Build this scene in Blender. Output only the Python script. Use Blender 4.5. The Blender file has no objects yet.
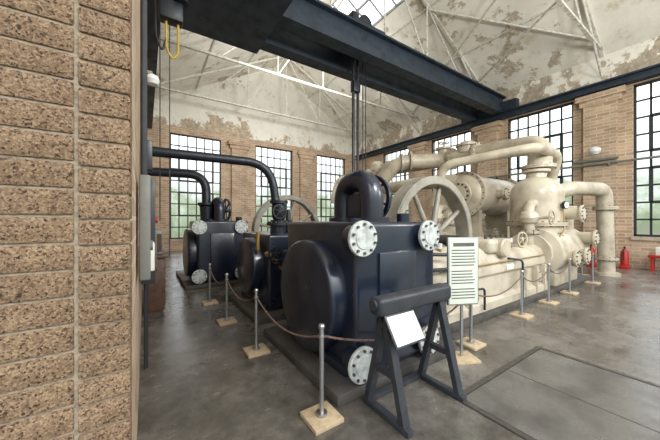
import bpy, bmesh, math, random
from mathutils import Vector, Matrix, Quaternion
random.seed(4)
scene=bpy.context.scene
scene.view_settings.view_transform='Standard'
H=1.6
# ---------------------------------------------------------------- materials
def newmat(name):
    m=bpy.data.materials.new(name); m.use_nodes=True
    nt=m.node_tree; b=nt.nodes['Principled BSDF']; return m,nt,b
def N(nt,t,**k):
    n=nt.nodes.new(t)
    for a,v in k.items(): setattr(n,a,v)
    return n
def ramp(nt,stops,interp='LINEAR'):
    r=N(nt,'ShaderNodeValToRGB'); cr=r.color_ramp; cr.interpolation=interp
    while len(cr.elements)<len(stops): cr.elements.new(0.5)
    for e,(p,c) in zip(cr.elements,stops):
        e.position=p; e.color=(c[0],c[1],c[2],1) if not isinstance(c,(int,float)) else (c,c,c,1)
    return r
def noise(nt,scale,detail=4,rough=.5,vec=None):
    n=N(nt,'ShaderNodeTexNoise'); n.inputs['Scale'].default_value=scale
    n.inputs['Detail'].default_value=detail; n.inputs['Roughness'].default_value=rough
    if vec is None:
        g=N(nt,'ShaderNodeNewGeometry'); vec=g.outputs['Position']
    nt.links.new(vec,n.inputs['Vector']); return n
def mix(nt,fac,a,b,mode='MIX'):
    m=N(nt,'ShaderNodeMix'); m.data_type='RGBA'; m.blend_type=mode
    for sock,v in ((m.inputs[0],fac),(m.inputs[6],a),(m.inputs[7],b)):
        if isinstance(v,bpy.types.NodeSocket): nt.links.new(v,sock)
        elif isinstance(v,(int,float)): sock.default_value=v
        else: sock.default_value=(v[0],v[1],v[2],1)
    return m.outputs[2]
def bump(nt,b,h,strength=.3,dist=.02):
    bp=N(nt,'ShaderNodeBump'); bp.inputs['Strength'].default_value=strength; bp.inputs['Distance'].default_value=dist
    nt.links.new(h,bp.inputs['Height']); nt.links.new(bp.outputs[0],b.inputs['Normal'])
def paint(name,col,rough=.4,metal=0,var=.15,scale=6,dirt=None,coat=0):
    m,nt,b=newmat(name)
    n=noise(nt,scale,5,.6)
    dark=[c*(1-var*1.6) for c in col] if dirt is None else dirt
    r=ramp(nt,[(.3,dark),(.55,col),(.8,[min(1,c*(1+var*.5)) for c in col])])
    nt.links.new(n.outputs[0],r.inputs[0]); nt.links.new(r.outputs[0],b.inputs['Base Color'])
    b.inputs['Metallic'].default_value=metal
    rr=ramp(nt,[(.3,min(1,rough*1.35)),(.7,rough*.8)]); nt.links.new(n.outputs[0],rr.inputs[0])
    nt.links.new(rr.outputs[0],b.inputs['Roughness'])
    if coat: b.inputs['Coat Weight'].default_value=coat; b.inputs['Coat Roughness'].default_value=.12
    return m
M={}
M['black']=paint('black_enamel',(.008,.013,.028),.32,0,.3,5,coat=.4)
M['black2']=paint('black_iron',(.011,.015,.025),.42,0,.3,9)
M['girder']=paint('girder_paint',(.018,.031,.050),.5,0,.3,3)
M['cream']=paint('cream_enamel',(.53,.47,.365),.32,0,.18,2.2,dirt=(.32,.27,.20))
M['wheel']=paint('flywheel_paint',(.30,.28,.23),.4,0,.25,3)
M['white']=paint('white_truss_paint',(.70,.69,.64),.6,0,.2,8,dirt=(.42,.38,.31))
M['flange']=paint('bare_flange',(.56,.58,.56),.42,.15,.3,14)
M['bolt']=paint('bolt_steel',(.12,.11,.10),.4,.6,.2,20)
M['steel']=paint('stanchion_steel',(.45,.45,.46),.32,.9,.1,20)
M['dkgrey']=paint('stand_grey_paint',(.03,.033,.04),.42,0,.2,9)
M['wood']=paint('pine_base',(.50,.38,.24),.6,0,.2,20)
M['dwood']=paint('dark_wood',(.10,.05,.03),.5,0,.3,12)
M['paper']=paint('paper',(.80,.79,.72),.6,0,.03,10)
M['yellowpaper']=paint('poster_paper',(.62,.65,.56),.5,0,.05,5)
M['ink']=paint('ink',(.10,.11,.09),.6)
M['chain']=paint('rope',(.16,.10,.08),.7,0,.3,30)
M['red']=paint('red_paint',(.45,.02,.015),.4)
M['brass']=paint('brass',(.45,.30,.10),.35,.8)
M['grey']=paint('grey_box_paint',(.20,.20,.18),.5)
M['yellow']=paint('yellow_hook_paint',(.5,.35,.05),.5)
M['frame']=paint('window_frame_paint',(.02,.025,.025),.5)
M['lamp']=paint('lamp_glass',(.75,.75,.75),.2)
M['curb']=paint('foundation_concrete',(.075,.068,.06),.5,0,.35,3)
M['plate']=paint('steel_plate',(.15,.14,.125),.28,.15,.3,3)
M['sill']=paint('window_sill_stone',(.5,.42,.33),.8,0,.2,6)

# rough aggregate brick
m,nt,b=newmat('aggregate_brick')
v=N(nt,'ShaderNodeTexVoronoi'); v.inputs['Scale'].default_value=210
g=N(nt,'ShaderNodeNewGeometry')
nw=noise(nt,70,3,.6)
vm=N(nt,'ShaderNodeVectorMath'); vm.operation='MULTIPLY_ADD'; nt.links.new(nw.outputs['Color'],vm.inputs[0]); vm.inputs[1].default_value=(.012,.012,.012); nt.links.new(g.outputs['Position'],vm.inputs[2])
nt.links.new(vm.outputs[0],v.inputs['Vector'])
sep=N(nt,'ShaderNodeSeparateColor'); nt.links.new(v.outputs['Color'],sep.inputs[0])
r=ramp(nt,[(0,(.03,.017,.009)),(.12,(.13,.073,.04)),(.28,(.235,.15,.088)),(.65,(.29,.19,.115)),(.92,(.40,.29,.185))])
nt.links.new(sep.outputs[0],r.inputs[0])
n2=noise(nt,110,8,.8); n3=noise(nt,7,3,.6)
r2=ramp(nt,[(.34,(.35,.32,.30)),(.43,(.95,.95,.95)),(.7,(1.2,1.2,1.2))]); nt.links.new(n2.outputs[0],r2.inputs[0])
r3=ramp(nt,[(.3,(.82,.78,.74)),(.7,(1.15,1.12,1.08))]); nt.links.new(n3.outputs[0],r3.inputs[0])
c=mix(nt,1.0,r.outputs[0],r2.outputs[0],'MULTIPLY'); c=mix(nt,1.0,c,r3.outputs[0],'MULTIPLY')
nt.links.new(c,b.inputs['Base Color']); b.inputs['Roughness'].default_value=.85
bump(nt,b,n2.outputs[0],1.0,.008); M['aggbrick']=m
M['mortar']=paint('mortar',(.36,.29,.21),.85,0,.3,60)

# wall brick
m,nt,b=newmat('wall_brick')
g=N(nt,'ShaderNodeNewGeometry'); s=N(nt,'ShaderNodeSeparateXYZ'); nt.links.new(g.outputs['Position'],s.inputs[0])
a=N(nt,'ShaderNodeMath'); a.operation='ADD'; nt.links.new(s.outputs[0],a.inputs[0]); nt.links.new(s.outputs[1],a.inputs[1])
cb=N(nt,'ShaderNodeCombineXYZ'); nt.links.new(a.outputs[0],cb.inputs[0]); nt.links.new(s.outputs[2],cb.inputs[1])
bt=N(nt,'ShaderNodeTexBrick'); bt.inputs['Scale'].default_value=1
bt.inputs['Brick Width'].default_value=.34; bt.inputs['Row Height'].default_value=.115; bt.inputs['Mortar Size'].default_value=.012
bt.inputs['Color1'].default_value=(.58,.43,.31,1); bt.inputs['Color2'].default_value=(.40,.285,.195,1); bt.inputs['Mortar'].default_value=(.62,.53,.42,1)
nt.links.new(cb.outputs[0],bt.inputs['Vector'])
n1=noise(nt,1.2,5,.6); r=ramp(nt,[(.3,(.75,.73,.71)),(.7,(1.12,1.1,1.08))]); nt.links.new(n1.outputs[0],r.inputs[0])
c=mix(nt,1.0,bt.outputs[0],r.outputs[0],'MULTIPLY'); nt.links.new(c,b.inputs['Base Color']); b.inputs['Roughness'].default_value=.8
M['brick']=m

def peel(name,thr,scale,zband=None,base=(.84,.80,.70),exposed=(.40,.33,.25)):
    m,nt,b=newmat(name)
    n=noise(nt,scale,10,.72); nb=noise(nt,.45,4,.6)
    val=n.outputs[0]
    mm=N(nt,'ShaderNodeMath'); mm.operation='MULTIPLY_ADD'; mm.inputs[1].default_value=.8; nt.links.new(nb.outputs[0],mm.inputs[0]); nt.links.new(val,mm.inputs[2]); val=mm.outputs[0]
    if zband:
        g=N(nt,'ShaderNodeNewGeometry'); s=N(nt,'ShaderNodeSeparateXYZ'); nt.links.new(g.outputs['Position'],s.inputs[0])
        mr=N(nt,'ShaderNodeMapRange'); mr.inputs[1].default_value=zband[0]; mr.inputs[2].default_value=zband[1]; mr.inputs[3].default_value=zband[2]; mr.inputs[4].default_value=0
        nt.links.new(s.outputs[2],mr.inputs[0]); ad=N(nt,'ShaderNodeMath'); ad.operation='ADD'
        nt.links.new(val,ad.inputs[0]); nt.links.new(mr.outputs[0],ad.inputs[1]); val=ad.outputs[0]
    r=ramp(nt,[(thr,0.0),(thr+.012,1.0)]); 
    sc=N(nt,'ShaderNodeMath'); sc.operation='MULTIPLY'; sc.inputs[1].default_value=.6; nt.links.new(val,sc.inputs[0]); nt.links.new(sc.outputs[0],r.inputs[0])
    n4=noise(nt,1.6,8,.7); rb=ramp(nt,[(.34,[base[0]*.74,base[1]*.68,base[2]*.58]),(.45,[x*.93 for x in base]),(.6,base)]); nt.links.new(n4.outputs[0],rb.inputs[0])
    n5=noise(nt,6,6,.75); re=ramp(nt,[(.3,[x*.6 for x in exposed]),(.5,exposed),(.68,[x*1.6 for x in exposed])]); nt.links.new(n5.outputs[0],re.inputs[0])
    c=mix(nt,r.outputs[0],rb.outputs[0],re.outputs[0]); nt.links.new(c,b.inputs['Base Color']); b.inputs['Roughness'].default_value=.75
    bump(nt,b,n.outputs[0],.5,.05)
    return m
M['gable']=peel('peeling_plaster_gable',.66,1.1,(6.5,8.0,.26),base=(.84,.82,.75),exposed=(.44,.36,.27))
M['upper']=peel('peeling_plaster_side',.535,1.5,(6.5,7.6,.06),base=(.86,.84,.77),exposed=(.40,.34,.27))
M['ceil']=peel('peeling_ceiling',.595,1.3,None,base=(.86,.84,.76),exposed=(.48,.42,.33))

m,nt,b=newmat('concrete_floor')
n1=noise(nt,.8,8,.7); n2=noise(nt,5,9,.75); n3=noise(nt,.3,3,.5)
r1=ramp(nt,[(.32,(.055,.048,.040)),(.47,(.112,.100,.085)),(.56,(.15,.136,.116)),(.68,(.26,.24,.21))]); nt.links.new(n1.outputs[0],r1.inputs[0])
r2=ramp(nt,[(.35,(.62,.60,.58)),(.55,(1.05,1.05,1.05)),(.7,(1.25,1.25,1.22))]); nt.links.new(n2.outputs[0],r2.inputs[0])
c=mix(nt,1.0,r1.outputs[0],r2.outputs[0],'MULTIPLY'); nt.links.new(c,b.inputs['Base Color'])
rr=ramp(nt,[(.35,.15),(.65,.36)]); nt.links.new(n1.outputs[0],rr.inputs[0]); nt.links.new(rr.outputs[0],b.inputs['Roughness'])
bump(nt,b,n2.outputs[0],.08,.01); M['floor']=m

# ---------------------------------------------------------------- builder
class B:
    def __init__(s,name): s.name=name; s.bm=bmesh.new(); s.mats=[]
    def mi(s,k):
        if k not in s.mats: s.mats.append(k)
        return s.mats.index(k)
    def raw(s,mat,vs,fs):
        i=s.mi(mat); bv=[s.bm.verts.new(v) for v in vs]
        for f in fs:
            try: fc=s.bm.faces.new([bv[j] for j in f]); fc.material_index=i; fc.smooth=True
            except ValueError: pass
    def tmp(s,mat,t,mtx=None):
        t.verts.ensure_lookup_table(); t.verts.index_update()
        vs=[(mtx@v.co if mtx else v.co.copy()) for v in t.verts]; fs=[[v.index for v in f.verts] for f in t.faces]
        s.raw(mat,vs,fs); t.free()
    def box(s,mat,x0,x1,y0,y1,z0,z1,bev=0,seg=2,mtx=None):
        t=bmesh.new(); bmesh.ops.create_cube(t,size=1)
        for v in t.verts:
            v.co=Vector(((x0+x1)/2+v.co.x*(x1-x0),(y0+y1)/2+v.co.y*(y1-y0),(z0+z1)/2+v.co.z*(z1-z0)))
        if bev: bmesh.ops.bevel(t,geom=t.edges[:],offset=bev,segments=seg,affect='EDGES',profile=.5)
        s.tmp(mat,t,mtx)
    def lathe(s,mat,p,ax,prof,seg=32,closed=False):
        p=Vector(p); ax=Vector(ax).normalized(); q=ax.to_track_quat('Z','Y'); vs=[];fs=[]
        n=len(prof)
        for (t,r) in prof:
            for k in range(seg):
                a=2*math.pi*k/seg; vs.append(p+q@Vector((r*math.cos(a),r*math.sin(a),t)))
        for i in range(n if closed else n-1):
            j=(i+1)%n
            for k in range(seg):
                k2=(k+1)%seg; fs.append((i*seg+k,i*seg+k2,j*seg+k2,j*seg+k))
        if not closed:
            fs.append(tuple(range(seg))[::-1]); fs.append(tuple((n-1)*seg+k for k in range(seg)))
        s.raw(mat,vs,fs)
    def cyl(s,mat,p0,p1,r,r1=None,seg=24):
        p0=Vector(p0);p1=Vector(p1); s.lathe(mat,p0,p1-p0,[(0,r),((p1-p0).length,r if r1 is None else r1)],seg)
    def beam(s,mat,p0,p1,w,h):
        p0=Vector(p0);p1=Vector(p1);d=p1-p0;L=d.length
        q=d.to_track_quat('X','Z'); mt=Matrix.Translation(p0)@q.to_matrix().to_4x4()
        s.box(mat,0,L,-w/2,w/2,-h/2,h/2,mtx=mt)
    def tube(s,mat,pts,r,bend=0,seg=14,n=7):
        P=[Vector(p) for p in pts]
        if bend and len(P)>2:
            Q=[P[0]]
            for i in range(1,len(P)-1):
                a,bb,c=P[i-1],P[i],P[i+1]
                d1=(a-bb);d2=(c-bb);k=min(bend,d1.length*.49,d2.length*.49)
                s0=bb+d1.normalized()*k;s1=bb+d2.normalized()*k
                for j in range(n+1):
                    t=j/n; Q.append(s0*(1-t)**2+bb*2*t*(1-t)+s1*t*t)
            Q.append(P[-1]);P=Q
        vs=[];fs=[]; T=(P[1]-P[0]).normalized(); q=T.to_track_quat('Z','Y'); U=q@Vector((1,0,0))
        for i,p in enumerate(P):
            if 0<i<len(P)-1: T2=((P[i+1]-p).normalized()+(p-P[i-1]).normalized()).normalized()
            elif i: T2=(p-P[i-1]).normalized()
            else: T2=T
            U=(T.rotation_difference(T2))@U; T=T2; V=T.cross(U)
            for k in range(seg):
                a=2*math.pi*k/seg; vs.append(p+U*math.cos(a)*r+V*math.sin(a)*r)
        for i in range(len(P)-1):
            for k in range(seg):
                k2=(k+1)%seg; fs.append((i*seg+k,i*seg+k2,(i+1)*seg+k2,(i+1)*seg+k))
        fs.append(tuple(range(seg))[::-1]); fs.append(tuple((len(P)-1)*seg+k for k in range(seg)))
        s.raw(mat,vs,fs)
    def flange(s,mat,p,ax,R,t=.04,nb=10,bolt='bolt',hub=True):
        p=Vector(p);ax=Vector(ax).normalized()
        prof=[(0,R*.97),(t*.15,R),(t*.85,R),(t,R*.97)]
        if hub: prof+=[(t,R*.6),(t*1.25,R*.57),(t*1.25,R*.0+.001)]
        s.lathe(mat,p,ax,prof,36)
        q=ax.to_track_quat('Z','Y')
        for k in range(nb):
            a=2*math.pi*(k+.5)/nb; c=p+q@Vector((R*.8*math.cos(a),R*.8*math.sin(a),t))
            s.cyl(bolt,c,c+ax*t*.5,R*.085,seg=6)
    def collar(s,mat,p,ax,r0,r1,t=.07,nb=12):
        p=Vector(p);ax=Vector(ax).normalized(); s.lathe(mat,p,ax,[(0,r0),(0,r1),(t*.45,r1),(t*.46,r1*.97),(t*.54,r1*.97),(t*.55,r1),(t,r1),(t,r0)],36,True)
        q=ax.to_track_quat('Z','Y')
        for k in range(nb):
            a=2*math.pi*k/nb; c=p+q@Vector((math.cos(a),math.sin(a),0))*(r1*.93)
            s.cyl('bolt',c-ax*.02,c+ax*(t+.02),.018,seg=6)
    def wheel(s,mat,c,ax,R,rim,wid,spokes=8,hub=.15,sw=.05):
        c=Vector(c);ax=Vector(ax).normalized()
        s.lathe(mat,c-ax*wid/2,ax,[(0,R-rim),(0,R),(wid,R),(wid,R-rim)],64,True)
        s.lathe(mat,c-ax*wid*.6,ax,[(0,.001),(0,hub),(wid*1.2,hub),(wid*1.2,.001)],32)
        q=ax.to_track_quat('Z','Y')
        for k in range(spokes):
            a=2*math.pi*(k+.3)/spokes; d=q@Vector((math.cos(a),math.sin(a),0))
            s.cyl(mat,c+d*hub*.8,c+d*(R-rim*.6),sw,sw*.8,12)
    def done(s,parent=None,ang=32):
        me=bpy.data.meshes.new(s.name); bmesh.ops.recalc_face_normals(s.bm,faces=s.bm.faces[:]); s.bm.to_mesh(me); s.bm.free()
        for k in s.mats: me.materials.append(M[k])
        me.set_sharp_from_angle(angle=math.radians(ang))
        o=bpy.data.objects.new(s.name,me); scene.collection.objects.link(o)
        if parent: o.parent=parent
        return o

# ---------------------------------------------------------------- room
WX=13.7; WY=16.6; XL=-.05; Y0=-4.0; ZB=6.5; EZ=7.5; PZ=11.3; XM=(WX+XL)/2
f=B('floor'); f.box('floor',-4,WX+.4,Y0,WY+.4,-.2,0); f.done()
WT=6.17
def wall(name,axis,pos,thick,a0,a1,wins,sill,top,zt,zu,matu):
    w=B(name)
    def bx(m,u0,u1,z0,z1,o0=0,o1=thick):
        if axis=='x': w.box(m,u0,u1,pos+o0,pos+o1,z0,z1)
        else: w.box(m,pos+o0,pos+o1,u0,u1,z0,z1)
    bx('brick',a0,a1,0,sill); bx('brick',a0,a1,top,zt)
    cur=a0
    for (l,r) in wins:
        bx('brick',cur,l,sill,top); cur=r
        bx('sill',l-.05,r+.05,sill-.12,sill,-.06,.1)
    bx('brick',cur,a1,sill,top)
    # pilasters
    for i in range(len(wins)+1):
        lo=wins[i-1][1] if i else None; hi=wins[i][0] if i<len(wins) else None
        if lo is not None and hi is not None:
            c=(lo+hi)/2; bx('brick',c-.45,c+.45,0,5.75,-.18,0)
            bx('brick',c-.55,c+.55,5.75,5.95,-.24,0); bx('brick',c-.65,c+.65,5.95,6.15,-.3,0)
    if zu: bx(matu,a0,a1,zt,zu)
    return w
wb=[(1.07,3.6),(5.6,8.1),(9.98,12.45)]
w=wall('wall_back','x',WY,.4,XL-1,WX+.4,wb,.6,WT,ZB,EZ,'gable')
w.raw('gable',[(XL-1,WY,EZ),(WX+.4,WY,EZ),(XM,WY,PZ+.1),(XL-1,WY+.4,EZ),(WX+.4,WY+.4,EZ),(XM,WY+.4,PZ+.1)],[(0,1,2),(3,5,4),(0,2,5,3),(1,4,5,2)])
w.done()
wr=[(-3.2,-.85),(-.2,2.1),(3.68,6.0),(7.7,10.05),(11.7,13.95)]
w=wall('wall_right','y',WX,.4,Y0,WY,wr,1.05,WT,ZB,EZ+.1,'upper'); w.done()
def window(idx,axis,pos,l,r,z0,z1,nc,nr):
    b_=B('window_%d'%idx)
    def bx(u0,u1,a,c,t=.03,m='frame'):
        if axis=='x': b_.box(m,u0,u1,pos+.12-t,pos+.12+t,a,c)
        else: b_.box(m,pos+.12-t,pos+.12+t,u0,u1,a,c)
    W=r-l;Z=z1-z0
    bx(l,l+.06,z0,z1,.05);bx(r-.06,r,z0,z1,.05);bx(l,r,z0,z0+.07,.05);bx(l,r,z1-.07,z1,.05)
    for i in range(1,nc): bx(l+W*i/nc-.028,l+W*i/nc+.028,z0,z1,.02)
    for i in range(1,nr): bx(l,r,z0+Z*i/nr-.028,z0+Z*i/nr+.028,.02)
    for a,c in ((2,4),(5,7)):
        if c<nr:
            for zz in (z0+Z*a/nr,z0+Z*c/nr): bx(l+W/nc,r-W/nc,zz-.045,zz+.045,.045)
            for uu in (l+W/nc,r-W/nc): bx(uu-.045,uu+.045,z0+Z*a/nr,z0+Z*c/nr,.045)
    b_.done()
k=1
for (l,r) in wb: window(k,'x',WY,l,r,.6,WT,6,9); k+=1
for (l,r) in wr: window(k,'y',WX,l,r,1.05,WT,6,9); k+=1
# left wall
w=B('wall_left'); w.box('brick',-1.2,XL,1.2,WY,0,ZB); w.box('upper',-1.2,XL,1.2,WY,ZB,EZ)
w.box('mortar',-1.5,-.045,1.106,1.2,0,EZ)
z=-.0; i=0
while z<EZ-.1:
    h=.08
    w.box('aggbrick',-.166,-.040,1.098,1.235,z+.003,z+h-.004,.005)
    w.box('aggbrick',-.47,-.176,1.100,1.19,z+.003+.012,z+h-.004+.012,.005)
    w.box('aggbrick',-.9,-.482,1.100,1.19,z+.003+.012,z+h-.004+.012,.005)
    z+=h; i+=1
w.done()
# ceiling
sk=(6.95,8.6,5.6,12.6)  # skylight x0,x1,y0,y1
def zr(x): return PZ-(abs(x-XM)/(XM-XL))*(PZ-EZ)
c=B('ceiling')
def slab(x0,x1,y0,y1,m='ceil'):
    v=[(x0,y0,zr(x0)),(x1,y0,zr(x1)),(x1,y1,zr(x1)),(x0,y1,zr(x0))]; v+=[(a,b_,z_+.2) for a,b_,z_ in v]
    c.raw(m,v,[(0,1,2,3),(4,7,6,5),(0,4,5,1),(1,5,6,2),(2,6,7,3),(3,7,4,0)])
slab(XL-1.2,XM,Y0,WY+.4); slab(XM,sk[0],Y0,WY+.4); slab(sk[1],WX+.5,Y0,WY+.4); slab(sk[0],sk[1],Y0,sk[2]); slab(sk[0],sk[1],sk[3],WY+.4)
for x in (2.3,4.6,9.25,11.4): c.beam('white',(x,Y0,zr(x)-.03),(x,WY,zr(x)-.03),.06,.06)
c.done()
s_=B('skylight_window')
for i in range(10):
    y=sk[2]+(sk[3]-sk[2])*i/9; s_.beam('grey',(sk[0],y,zr(sk[0])+.05),(sk[1],y,zr(sk[1])+.05),.05,.08)
for x in (sk[0]+.02,(sk[0]+sk[1])/2,sk[1]-.02): s_.beam('grey',(x,sk[2],zr(x)+.05),(x,sk[3],zr(x)+.05),.06,.1)
s_.done()
# trusses
for y in (2.85,6.85,10.8,14.8):
    t=B('roof_truss'); zb=EZ+.15
    t.beam('white',(XL+.02,y,zb),(WX-.02,y,zb),.1,.08)
    t.beam('white',(XL+.02,y,EZ+.0),(XM,y,PZ-.15),.1,.1); t.beam('white',(XM,y,PZ-.15),(WX-.02,y,EZ+.0),.1,.1)
    for x in (4.6,XM,9.1): t.cyl('white',(x,y,zb),(x,y,zr(x)-.1),.03,seg=8)
    for xa,xb in ((2.3,4.6),(4.6,XM),(11.4,9.1),(9.1,XM)):
        t.cyl('white',(xa,y,zb),(xb,y,zr(xb)-.15),.03,seg=8)
    t.cyl('white',(11.4,y,zr(11.4)-.1),(13.6,y,zb-.9),.04,seg=8)
    t.done()
t=B('roof_bracing')
for a,b_ in (((9.2,2.85,9.7),(12.9,10.8,7.8)),((12.9,2.85,7.8),(9.2,6.85,9.8)),((6.8,6.9,7.7),(10.4,10.8,7.7)),((9.5,2.85,7.7),(12.5,6.85,7.7))):
    t.cyl('white',a,b_,.035,seg=8)
t.done()
# rails
for nm,x in (('crane_rail',WX-.34),('crane_rail',XL+.02)):
    r_=B(nm); r_.box('girder',x,x+.32,Y0+.5,WY-.02,6.2,6.26); r_.box('girder',x+.12,x+.2,Y0+.5,WY-.02,6.26,6.44); r_.box('girder',x,x+.32,Y0+.5,WY-.02,6.44,6.5); r_.done()
# crane
c=B('overhead_crane')
for y in (6.2,7.35):
    c.box('girder',XL+.1,WX-.1,y-.2,y+.2,6.56,6.62); c.box('girder',XL+.1,WX-.1,y-.2,y+.2,7.12,7.18)
    c.box('girder',XL+.1,WX-.1,y-.05,y+.05,6.62,7.12)
    c.box('girder',XL+.5,WX-.5,y-.2,y+.2,6.38,6.56)
for x in (XL+.08,WX-.36): c.box('girder',x,x+.3,5.5,8.0,6.51,6.9)
c.box('girder',.38,2.6,4.2,7.6,6.25,6.42); c.box('girder',.5,2.4,4.4,7.4,6.42,7.5,.03)
# hoist trolley
c.box('girder',4.9,6.1,6.1,7.5,7.18,7.32)
c.cyl('black2',(5.5,6.3,7.5),(5.5,7.3,7.5),.24); c.box('black2',5.0,5.25,6.3,6.9,7.32,7.7,.03)
c.wheel('black2',(5.5,6.8,6.95),(.4,1,0),.26,.07,.1,6,.06,.02)
for dx,dy,r in ((-.09,.0,.045),(.09,.0,.045),(.34,.05,.014),(.46,.05,.014)):
    c.cyl('black2',(5.5+dx,6.8+dy,7.2),(5.5+dx,6.8+dy,2.55 if r>.02 else 3.0),r,seg=8)
c.box('black2',5.38,5.62,6.7,6.9,2.3,2.6,.04); c.tube('black2',[(5.5,6.8,2.3),(5.5,6.8,2.1),(5.6,6.8,2.0),(5.68,6.8,2.1)],.03,.06)
c.box('black2',5.36,5.64,6.7,6.9,5.6,5.95,.04)
c.box('black2',5.75,5.97,6.8,6.9,2.75,3.02,.02)
c.done()

# ---------------------------------------------------------------- engines
def unit(e,ox,oy,hb=1.58,lb=1.18,wb_=1.5,Rd=.6,cyl=True,fly=True,frame=True,big=True):
    def P(x,y,z): return (ox+x,oy+y,z)
    yc=wb_/2
    # steam cylinder block
    e.box('black',ox,ox+lb,oy,oy+wb_,.11,hb,.05,5)
    e.box('black2',ox-.05,ox+lb+.05,oy+.1,oy+wb_-.1,.1,.2,.02)
    zc=.78
    e.lathe('black',P(0,yc-.03,zc),(-1,0,0),[(0,Rd),(.14,Rd),(.165,Rd*.985),(.18,Rd*.955),(.185,Rd*.92),(.188,.001)],72)
    # flanges at corners of the side face
    if big:
        for fx in (.03,lb-.2):
            for fz in (hb-.15,.28):
                e.cyl('black',P(fx+.02,.1,fz),P(fx,-.05,fz),.13)
                e.flange('flange',P(fx,-.05,fz),(0,-1,0),.165,.035,10)
        # side valve cover panel
        e.box('black',ox+.28,ox+lb-.36,oy-.03,oy+.02,.35,hb-.3,.015)
        e.cyl('black',P(.35,.45,hb-.03),P(.35,.45,hb+.04),.1); e.cyl('black',P(lb-.15,.35,hb-.03),P(lb-.15,.35,hb+.1),.08)
        # arched exhaust elbow with a handwheel beside it on top
        wx,wy=.58,.62; zz=hb+.29
        e.tube('black',[P(wx,wy-.20,hb-.05),P(wx,wy-.20,hb+.50),P(wx,wy+.34,hb+.50),P(wx,wy+.34,hb-.05)],.135,.26,24,10)
        e.lathe('black',P(wx,wy-.20,hb),(0,0,1),[(0,.2),(.05,.2),(.05,.1)],32); e.lathe('black',P(wx,wy+.34,hb),(0,0,1),[(0,.2),(.05,.2),(.05,.1)],32)
        e.wheel('black',P(wx+.22,wy+.06,zz),(1,.12,0),.31,.045,.045,6,.06,.018)
        e.cyl('black2',P(wx-.02,wy+.06,zz),P(wx+.28,wy+.06,zz),.04)
        e.box('black',ox+wx-.06,ox+wx+.06,oy+wy-.15,oy+wy+.3,hb-.05,hb+.34,.02)
    # distance piece
    e.cyl('black',P(lb-.05,yc,zc),P(lb+.5,yc,zc),.32); e.lathe('black',P(lb,yc,zc),(1,0,0),[(0,.5),(.1,.5),(.12,.47),(.12,.001)],40)
    e.box('black2',ox+lb,ox+lb+.5,oy+.3,oy+wb_-.2,.1,.45,.03)
    for k in range(4): e.cyl('black2',P(lb-.1,.25+.08*k,.5+.22*k),P(lb+.9,.3,.5+.2*k),.025,seg=10)
    if not frame: return
    x0=lb+.45; x1=x0+4.1; ya=.45; yb=1.08
    # crosshead frame (tapered section)
    sec=[(ya-.08,.1),(ya-.08,.22),(ya,.28),(ya,.62),(ya-.05,.68),(ya-.05,.8),(ya+.03,.98),(ya+.14,1.05),(yb-.14,1.05),(yb,.95),(yb,.28),(yb+.05,.1)]
    vs=[P(x0,y,z) for y,z in sec]+[P(x1,y,z) for y,z in sec]; n=len(sec)
    fs=[(i,(i+1)%n,n+(i+1)%n,n+i) for i in range(n)]+[tuple(range(n)),tuple(n+i for i in range(n))[::-1]]
    e.raw('cream',vs,fs)
    e.cyl('cream',P(x0-.1,yc,.82),P(x0+1.6,yc,.82),.34,seg=32); e.flange('cream',P(x0-.12,yc,.82),(-1,0,0),.42,.06,12,'cream')
    e.box('cream',ox+x0+1.7,ox+x0+2.5,oy+ya-.02,oy+yb,1.0,1.26,.08,4)  # main bearing
    e.lathe('cream',P(x0+2.1,ya-.1,1.1),(0,1,0),[(0,.14),(.03,.17),(.3,.17)],32)
    for k in range(4): e.cyl('bolt',P(x0+1.8+.2*k,ya+.12,1.25),P(x0+1.8+.2*k,ya+.12,1.33),.028,seg=6)
    for xx in (.3,.9,2.9,3.4,3.8):
        e.box('cream',ox+x0+xx,ox+x0+xx+.07,oy+ya-.1,oy+ya,.12,.66,.01)
    # oil drip line
    e.tube('brass',[P(x0+.2,ya-.07,.86),P(x0+3.8,ya-.07,.86)],.012,0,8)
    e.tube('black2',[P(x0+.1,ya-.03,.5),P(x0+1.3,ya-.12,.5),P(x0+1.3,ya-.12,.15)],.018,.08,8)
    e.tube('black2',[P(x0+2.3,ya-.03,.9),P(x0+2.6,ya-.15,.85),P(x0+2.6,ya-.15,.12)],.018,.08,8)
    for xx in (.5,1.2,2.8,3.3): 
        e.cyl('brass',P(x0+xx,ya+.15,1.0),P(x0+xx,ya+.15,1.16),.03,seg=12); e.cyl('lamp',P(x0+xx,ya+.15,1.16),P(x0+xx,ya+.15,1.24),.04,seg=12)
    e.flange('cream',P(x0+3.6,ya-.04,.42),(0,-1,0),.13,.03,8)
    e.flange('cream',P(x0+.6,ya-.0,.45),(0,-1,0),.11,.03,8)
    e.box('paper',ox+x0+2.2,ox+x0+2.45,oy+ya-.06,oy+ya-.05,.70,.79)
    if fly:
        e.wheel('wheel',P(2.92,1.32,1.24),(0,1,0),1.18,.15,.28,8,.2,.055)
        e.lathe('wheel',P(2.92,1.17,1.24),(0,1,0),[(0,1.04),(0,1.15),(.02,1.15),(.02,1.04)],64,True)
        e.cyl('bolt',P(2.92,.7,1.24),P(2.92,2.2,1.24),.09)
    # handwheel etc near the flywheel
    e.wheel('cream',P(x0+3.2,ya+.1,1.2),(.2,1,0),.16,.03,.03,5,.03,.01)
    if not cyl: return
    # compressor cylinder (horizontal)
    cx0=x1-.15
    e.lathe('cream',P(cx0,yc,.85),(1,0,0),[(0,.46),(.08,.46),(.08,.4),(.3,.4),(.35,.55),(1.9,.55),(1.95,.6),(2.05,.6),(2.08,.5),(2.2,.2),(2.2,.001)],48)
    e.box('cream',ox+cx0+.4,ox+cx0+1.9,oy+.35,oy+1.15,.1,.5,.04)
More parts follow.
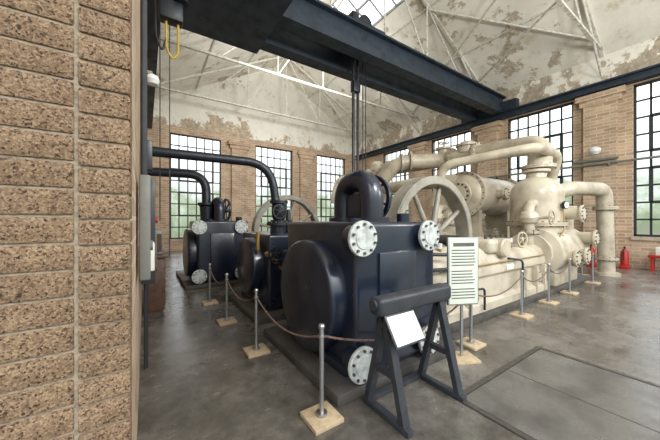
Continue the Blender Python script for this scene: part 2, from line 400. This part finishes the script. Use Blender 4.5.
    for xx in (.8,1.5):
        e.cyl('cream',P(cx0+xx,.5,.75),P(cx0+xx,.1,.75),.15); e.flange('cream',P(cx0+xx,.1,.75),(0,-1,0),.2,.05,10)
    # vertical vessel over it
    vx=cx0+1.05; vy=.95
    e.lathe('cream',P(vx,vy,.5),(0,0,1),[(0,.56),(1.0,.56),(1.75,.56),(1.9,.53),(2.05,.43),(2.13,.3),(2.16,.22),(2.3,.2),(2.3,.3),(2.36,.3),(2.36,.001)],56)
    e.collar('cream',P(vx,vy,1.46),(0,0,1),.5,.64,.09,22)
    e.collar('cream',P(vx,vy,.72),(0,0,1),.5,.60,.06,22)
    e.cyl('cream',P(vx+.3,vy-.4,1.75),P(vx+.3,vy-.8,1.75),.14); e.flange('cream',P(vx+.3,vy-.8,1.75),(0,-1,0),.2,.05,10)
    e.flange('cream',P(vx-.25,vy-.52,1.2),(-.3,-1,0),.13,.04,8)
    e.cyl('cream',P(vx+.9,vy-.45,1.15),P(vx+.9,vy-.9,1.15),.15); e.flange('cream',P(vx+.9,vy-.9,1.15),(0,-1,0),.2,.05,10)
    e.cyl('cream',P(vx+.9,vy-.3,.9),P(vx+.9,vy-.3,1.9),.2); e.flange('cream',P(vx+.9,vy-.3,1.9),(0,0,1),.27,.06,10)
    # riser pipes and valve on the crank side of the vessel
    e.tube('cream',[P(vx-1.0,.7,.9),P(vx-1.0,.75,1.95),P(vx-.3,.85,2.0)],.11,.3,16); e.collar('cream',P(vx-1.0,.72,1.3),(0,0,1),.1,.19,.06,8)
    e.lathe('cream',P(vx-1.0,.73,1.5),(0,0,1),[(0,.11),(.05,.17),(.15,.2),(.25,.17),(.3,.11)],24)
    e.cyl('cream',P(vx-1.0,.55,1.65),P(vx-1.0,.3,1.65),.035); e.wheel('cream',P(vx-1.0,.3,1.65),(0,1,0),.16,.025,.03,5,.03,.01)
    # gauge + small line
    e.lathe('black2',P(vx-.1,vy-.6,1.95),(-.3,-1,0),[(0,.09),(.05,.09),(.05,.001)],24); e.lathe('paper',P(vx-.116,vy-.652,1.95),(-.3,-1,0),[(0,.075),(.004,.001)],24)
    e.tube('brass',[P(vx-.1,vy-.58,1.87),P(vx-.12,vy-.62,1.4),P(vx-.6,vy-.6,1.1)],.014,.1,8)

e=B('steam_driven_air_compressor')
e.box('curb',1.36,3.1,1.92,3.7,0,.1,.01); e.box('curb',3.1,10.0,2.28,3.95,0,.1,.01)
unit(e,1.62,2.0)
e.done()
e=B('steam_driven_air_compressor')
e.box('curb',1.4,10.0,4.1,6.1,0,.1,.01)
unit(e,1.66,4.3,hb=1.36,lb=1.05,wb_=1.45,Rd=.50,fly=False,big=False)
e.cyl('black',(2.0,4.7,1.2),(2.0,4.7,1.5),.14); e.flange('black2',(2.0,4.7,1.5),(0,0,1),.2,.05)
e.lathe('black2',(2.3,4.9,1.3),(0,0,1),[(0,.1),(.1,.13),(.25,.13),(.3,.05),(.5,.03),(.5,.001)]); e.cyl('brass',(1.56,4.5,1.1),(1.56,4.5,1.4),.035)
for k in range(3): e.cyl('brass',(1.64+.12*k,4.31,1.05-.12*k),(1.64+.12*k,4.20,1.05-.12*k),.04,seg=12)
e.wheel('black2',(1.75,4.2,1.05),(0,1,0),.13,.025,.03,5,.03,.01)
e.box('black',1.85,2.3,4.2,4.33,.4,1.1,.03); e.flange('black2',(2.07,4.2,.75),(0,-1,0),.16,.04)
for k in range(8): e.cyl('bolt',(2.72,4.45+.15*k,1.36),(2.72,4.45+.15*k,1.43),.03,seg=6)
e.done()
e=B('steam_driven_air_compressor')
e.box('curb',.75,9.6,7.0,9.3,0,.1,.01)
unit(e,1.02,7.12,lb=1.2)
e.done()

# intercooler + pipes
ic=B('intercooler_tank')
ic.lathe('cream',(7.6,4.6,2.35),(1,0,0),[(0,.001),(0,.35),(.05,.5),(.1,.56),(.2,.58),(2.6,.58),(2.7,.56),(2.75,.5),(2.85,.3),(2.85,.001)],56)
ic.collar('cream',(7.72,4.6,2.35),(1,0,0),.5,.67,.1,24); ic.collar('cream',(10.1,4.6,2.35),(1,0,0),.5,.67,.1,24)
ic.flange('cream',(7.58,4.6,2.35),(-1,0,0),.36,.05,14)
for x in (8.0,9.7): ic.box('cream',x,x+.15,4.25,4.95,.1,2.0)
ic.cyl('cream',(8.6,4.1,2.35),(8.6,3.85,2.35),.13); ic.flange('cream',(8.6,3.85,2.35),(0,-1,0),.19,.05)
ic.done()
hp=B('air_header_pipe')
hp.tube('cream',[(7.55,7.9,3.0),(7.8,7.2,3.75),(9.2,6.2,3.8),(9.2,4.3,3.8),(8.7,3.0,3.6),(8.45,2.95,2.9)],.27,.55,20,9)
hp.tube('cream',[(8.5,12.3,2.5),(8.7,12.2,3.7),(8.7,8.0,3.75),(9.2,6.2,3.8)],.24,.5,18,8)
hp.tube('cream',[(9.1,2.95,2.5),(9.1,2.75,3.3),(7.8,2.75,3.35),(6.8,4.6,3.1),(6.8,4.9,2.0)],.12,.3,14)
for y in (4.9,5.8,8.4): hp.collar('cream',(9.2 if y<7 else 8.7,y,3.8 if y<7 else 3.75),(0,1,0),.2,.38,.08,14)
hp.collar('cream',(8.46,2.96,2.92),(0,0,1),.2,.37,.08,12)
for (x,y,z) in ((8.1,6.9,3.76),(7.9,7.15,3.7)): hp.collar('cream',(x,y,z),(1,-.7,0),.2,.36,.07,12)
hp.lathe('cream',(9.2,5.3,3.9),(0,0,1),[(0,.3),(.3,.3),(.38,.2),(.4,.001)],32)
hp.lathe('cream',(8.7,9.2,3.8),(0,0,1),[(0,.28),(.3,.28),(.4,.2),(.42,.001)],32)
hp.lathe('cream',(9.2,6.2,3.85),(0,0,1),[(0,.2),(.35,.2),(.35,.28),(.42,.28),(.42,.001)],32)
hp.wheel('cream',(9.2,6.2,4.45),(0,0,1),.2,.03,.03,5,.03,.012); hp.cyl('cream',(9.2,6.2,4.2),(9.2,6.2,4.45),.03)
hp.collar('cream',(9.2,5.3,4.12),(0,0,1),.2,.36,.05,12)
hp.tube('cream',[(7.2,9.6,2.7),(7.2,5.6,2.75),(8.0,4.6,2.8)],.2,.4,16)
hp.done()
dp=B('discharge_pipe')
dp.tube('cream',[(8.9,2.95,2.2),(9.4,2.6,2.45),(11.2,2.3,2.5),(11.2,2.25,.06)],.19,.35,20,9)
dp.lathe('cream',(11.2,2.25,0),(0,0,1),[(0,.3),(.08,.3),(.08,.2)],32); dp.collar('cream',(11.2,2.27,1.9),(0,0,1),.15,.28,.1,12); dp.collar('cream',(11.2,2.26,.45),(0,0,1),.15,.27,.07,12)
dp.done()
sp=B('steam_pipe')
sp.tube('black2',[(XL+.015,4.9,2.62),(1.9,4.8,2.62),(2.02,4.7,1.5)],.075,.45,16,10)
sp.lathe('black2',(2.02,4.7,1.55),(0,0,1),[(0,.15),(.05,.15),(.05,.1),(.12,.13),(.3,.13),(.35,.1),(.35,.16),(.4,.16),(.4,.08)],28)
sp.wheel('black2',(1.95,4.5,1.75),(0,1,0),.13,.02,.02,5,.02,.01)
sp.done()
sp=B('steam_pipe')
sp.tube('black2',[(XL+.015,8.2,2.8),(1.35,8.0,2.8),(1.35,7.9,1.55)],.11,.45,16,10)
sp.lathe('black2',(1.35,7.9,1.55),(0,0,1),[(0,.22),(.06,.22),(.06,.15),(.4,.17),(.45,.22),(.5,.22),(.5,.1)],28); sp.done()

# ---------------------------------------------------------------- barrier
def st(x,y,zb=0):
    s=B('rope_stanchion')
    s.box('wood',x-.13,x+.13,y-.13,y+.13,0,.035,.004); s.cyl('steel',(x,y,.035),(x,y,.06),.045); s.cyl('steel',(x,y,.05),(x,y,.73),.019)
    s.lathe('steel',(x,y,.73),(0,0,1),[(0,.026),(.02,.028),(.035,.02),(.04,.001)],16)
    s.lathe('steel',(x,y,.66),(0,0,1),[(0,.019),(0,.03),(.015,.03),(.015,.019)],16,True); s.done()
A=[(1.03,5.7),(1.06,4.5),(1.12,3.29),(1.18,1.89)]; Bq=[(3.47,1.95),(5.2,2.06),(6.46,2.1),(7.68,2.12),(9.4,2.14),(10.4,2.6)]
for x,y in A+Bq: st(x,y)
for nm,L in (('barrier_rope',A),('barrier_rope',Bq)):
    r_=B(nm)
    if L is Bq: L=[A[-1]]+L
    for i in range(len(L)-1):
        a=Vector((*L[i],.67));b_=Vector((*L[i+1],.67)); pts=[]
        sag=.16 if (b_-a).length<2 else .24
        for k in range(17):
            t=k/16; p=a.lerp(b_,t); p.z-=sag*4*t*(1-t); pts.append(p)
        r_.tube('chain',pts,.010,0,8)
    r_.done()

# information sign
s=B('information_sign')
mt=Matrix.Translation((3.03,1.80,0))@Matrix.Rotation(math.atan2(-.8,.6)+math.radians(90)-math.radians(62),4,'Z')
s.box('steel',-.19,.19,-.015,.012,.63,1.40,.004,mtx=mt); s.box('yellowpaper',-.175,.175,-.02,-.013,.645,1.385,mtx=mt)
s.box('ink',-.13,.13,-.023,-.02,1.30,1.34,mtx=mt)
for i in range(17):
    z=1.25-i*.034
    if i in(6,12): continue
    s.box('ink',-.15,.15-.05*random.random(),-.022,-.02,z,z+.011,mtx=mt)
s.box('steel',-.015,.015,.012,.03,.02,1.3,mtx=mt); s.box('wood',-.15,.15,-.12,.14,0,.03,.004,mtx=mt)
s.done()

# lectern stand
s=B('display_stand')
for x in (1.62,2.33):
    s.box('dkgrey',x-.03,x+.03,1.36,1.88,0,.05,.005)
    for y in (1.42,1.82):
        s.beam('dkgrey',(x,y,.05),(x,1.62,.86),.07,.05)
    s.beam('dkgrey',(x,1.54,.38),(x,1.70,.38),.05,.05)
s.beam('dkgrey',(1.62,1.84,.03),(2.33,1.84,.03),.05,.04)
s.box('dkgrey',1.50,2.44,1.55,1.69,.84,.985,.035,4)
s.cyl('dkgrey',(1.48,1.62,.93),(1.50,1.62,.93),.04)
mt=Matrix.Translation((1.72,1.50,.74))@Matrix.Rotation(math.radians(-32),4,'X')
s.box('dkgrey',-.17,.17,-.005,.012,-.125,.125,.003,mtx=mt); s.box('paper',-.155,.155,-.009,-.004,-.11,.11,mtx=mt)
for i in range(7): s.box('grey',-.12,.12-.04*random.random(),-.0105,-.009,.075-i*.025,.079-i*.025,mtx=mt)
s.done()

# floor hatch
s=B('floor_hatch')
s.box('plate',2.36,4.06,-.5,1.40,0,.008)
for a in ((2.30,2.35,-.6,1.46),(4.07,4.12,-.6,1.46)): s.box('bolt',a[0],a[1],a[2],a[3],0,.012)
s.box('bolt',2.35,4.07,1.41,1.46,0,.012); s.box('bolt',3.2,3.208,-.5,1.4,.008,.010)
s.done()

# left-hand clutter
s=B('wooden_cabinet'); s.box('dwood',XL+.03,.28,5.55,6.5,.06,.95,.01); s.box('dwood',XL+.03,.32,5.5,6.55,.95,1.0,.008); s.box('dwood',.28,.295,5.62,6.0,.12,.9,.005); s.box('dwood',.28,.295,6.05,6.43,.12,.9,.005); s.box('dwood',XL+.03,.25,5.6,6.45,0,.06)
s.cyl('brass',(.295,5.97,.5),(.32,5.97,.5),.015); s.done()
s=B('instrument_box'); s.box('grey',.0,.26,5.7,6.2,1.0,1.42,.02); s.box('dwood',.02,.24,5.68,5.70,1.05,1.36); s.done()
XP=XL+.016
s=B('electrical_panel'); s.box('grey',XP,.03,2.2,2.7,1.2,1.9,.01); s.box('dkgrey',XP,.08,3.1,3.7,1.0,2.0,.01); s.box('grey',XP,.12,4.1,4.5,1.0,1.5,.01); s.box('paper',XP,.07,2.9,3.05,1.15,1.4,.01)
s.box('dkgrey',XP,.06,3.3,3.5,2.1,2.4,.01); s.cyl('red',(.08,3.2,1.6),(.1,3.2,1.6),.03); s.cyl('grey',(.03,2.6,1.4),(.05,2.6,1.4),.04)
for y,z in ((3.4,2.0),(2.45,1.9),(4.3,1.5)):
    s.cyl('dkgrey',(XP+.025,y,z),(XP+.025,y,6.1),.022,seg=10)
for y,z in ((3.6,1.0),(4.3,1.0)): s.cyl('dkgrey',(XP+.04,y,z),(XP+.04,y,0),.02,seg=10)
s.done()
s=B('pull_cord'); s.cyl('dkgrey',(.33,5.2,1.0),(.33,5.2,6.25),.008,seg=6); s.cyl('dkgrey',(.2,5.3,1.6),(.2,5.3,6.19),.008,seg=6); s.done()
s=B('wall_lamp'); s.lathe('lamp',(.06,3.3,2.95),(0,0,1),[(0,.02),(.01,.05),(.05,.065),(.09,.05),(.11,.02),(.12,.001)],24); s.beam('grey',(XP,3.3,3.07),(.06,3.3,3.07),.03,.03); s.done()
s=B('crane_hook_block'); s.tube('yellow',[(.25,4.6,4.5),(.25,4.6,4.05),(.33,4.6,3.92),(.4,4.6,4.02),(.4,4.6,4.5)],.016,.08,10); s.box('black2',.16,.46,4.5,4.7,4.45,4.75,.03); s.cyl('black2',(.4,4.6,4.7),(.4,4.6,6.25),.03)
s.tube('black2',[(.12,4.6,6.19),(.12,4.6,4.2),(.2,4.6,3.98),(.25,4.6,4.2)],.015,.1,8)
s.cyl('black2',(.42,4.5,4.72),(.42,4.5,4.95),.1); s.done()

# right wall details
s=B('wall_lamp'); s.beam('grey',(WX-.18,2.9,4.0),(WX-.7,2.9,4.15),.04,.04); s.lathe('lamp',(WX-.75,2.9,3.85),(0,0,1),[(0,.001),(.02,.1),(.12,.17),(.22,.16),(.28,.08),(.3,.001)],24); s.done()
s=B('wall_pipe'); s.tube('grey',[(WX-.25,-3,3.6),(WX-.25,5.6,3.6),(WX-.25,6.7,3.6)],.04,0,10); s.tube('grey',[(WX-.25,2.4,3.75),(WX-.25,3.6,3.75)],.05,0,10)
for y in (-.4,2.6,6.4): s.box('grey',WX-.3,WX-.01 if y!=2.6 else WX-.19,y,y+.05,3.5,3.6)
s.done()
def ext(x,y):
    s=B('fire_extinguisher'); s.lathe('red',(x,y,.12),(0,0,1),[(0,.08),(.02,.1),(.42,.1),(.5,.06),(.53,.03),(.58,.03),(.58,.001)],24); s.tube('black2',[(x,y,.68),(x-.12,y,.64),(x-.13,y,.3)],.013,.06,8); s.box('black2',x-.05,x+.05,y-.02,y+.02,.68,.73); s.box('red',x-.12,x+.12,y-.12,y+.12,0,.12,.01); s.done()
ext(13.1,3.02); ext(13.1,2.2)
s=B('red_bench'); s.box('red',13.1,13.45,1.1,1.7,.42,.5,.01); s.box('red',13.15,13.4,1.15,1.22,0,.42); s.box('red',13.15,13.4,1.58,1.65,0,.42); s.box('paper',13.2,13.4,1.2,1.55,.5,.75,.01); s.done()

# ---------------------------------------------------------------- light
def add_fill(x,y,z,tx,ty,tz,size,power,col=(1,.98,.93)):  # unseen area light without a fixture, added to brighten the interior
    d=(Vector((tx,ty,tz))-Vector((x,y,z))).normalized()
    L=bpy.data.lights.new('added_fill_light','AREA'); L.size=size; L.energy=power; L.color=col
    o=bpy.data.objects.new('added_fill_light',L); scene.collection.objects.link(o); o.location=(x,y,z)
    o.rotation_euler=d.to_track_quat('-Z','Y').to_euler()
add_fill(3.0,-2.5,5.4,6,10,10,1.5,500)
add_fill(9.5,-3.5,5.0,7,9,10,1.5,330)
add_fill(5.5,8.2,6.9,6.5,16.6,8.5,1.0,340)  # added fill hidden behind the crane girder, brightens the gable wall
w=bpy.data.worlds.new('World'); scene.world=w; w.use_nodes=True; nt=w.node_tree; bg=nt.nodes['Background']
tc=N(nt,'ShaderNodeTexCoord'); s=N(nt,'ShaderNodeSeparateXYZ'); nt.links.new(tc.outputs['Generated'],s.inputs[0])
nz=noise(nt,14,8,.7,tc.outputs['Generated'])
mm=N(nt,'ShaderNodeMath'); mm.operation='MULTIPLY_ADD'; mm.inputs[1].default_value=-.40; nt.links.new(nz.outputs[0],mm.inputs[0]); nt.links.new(s.outputs[2],mm.inputs[2])
r=ramp(nt,[(.0,(.22,.21,.19)),(.37,(.24,.26,.20)),(.39,(.20,.26,.16)),(.425,(.34,.41,.30)),(.455,(.62,.68,.66)),(.6,(.90,.95,1.0)),(1.0,(.92,.97,1.0))])
mr=N(nt,'ShaderNodeMapRange'); mr.inputs[1].default_value=-1; mr.inputs[2].default_value=1; nt.links.new(mm.outputs[0],mr.inputs[0]); nt.links.new(mr.outputs[0],r.inputs[0])
st_=N(nt,'ShaderNodeMapRange'); st_.inputs[1].default_value=.1; st_.inputs[2].default_value=.6; st_.inputs[3].default_value=1.7; st_.inputs[4].default_value=4.6
nt.links.new(s.outputs[2],st_.inputs[0]); nt.links.new(st_.outputs[0],bg.inputs[1])
nt.links.new(r.outputs[0],bg.inputs[0])

# ---------------------------------------------------------------- camera
cam=bpy.data.cameras.new('Camera'); cam.lens=277/660*36; cam.sensor_width=36; cam.clip_start=.05
co=bpy.data.objects.new('Camera',cam); scene.collection.objects.link(co)
co.location=(0,0,H); co.rotation_euler=(math.radians(90),0,-math.radians(33.7)); scene.camera=co
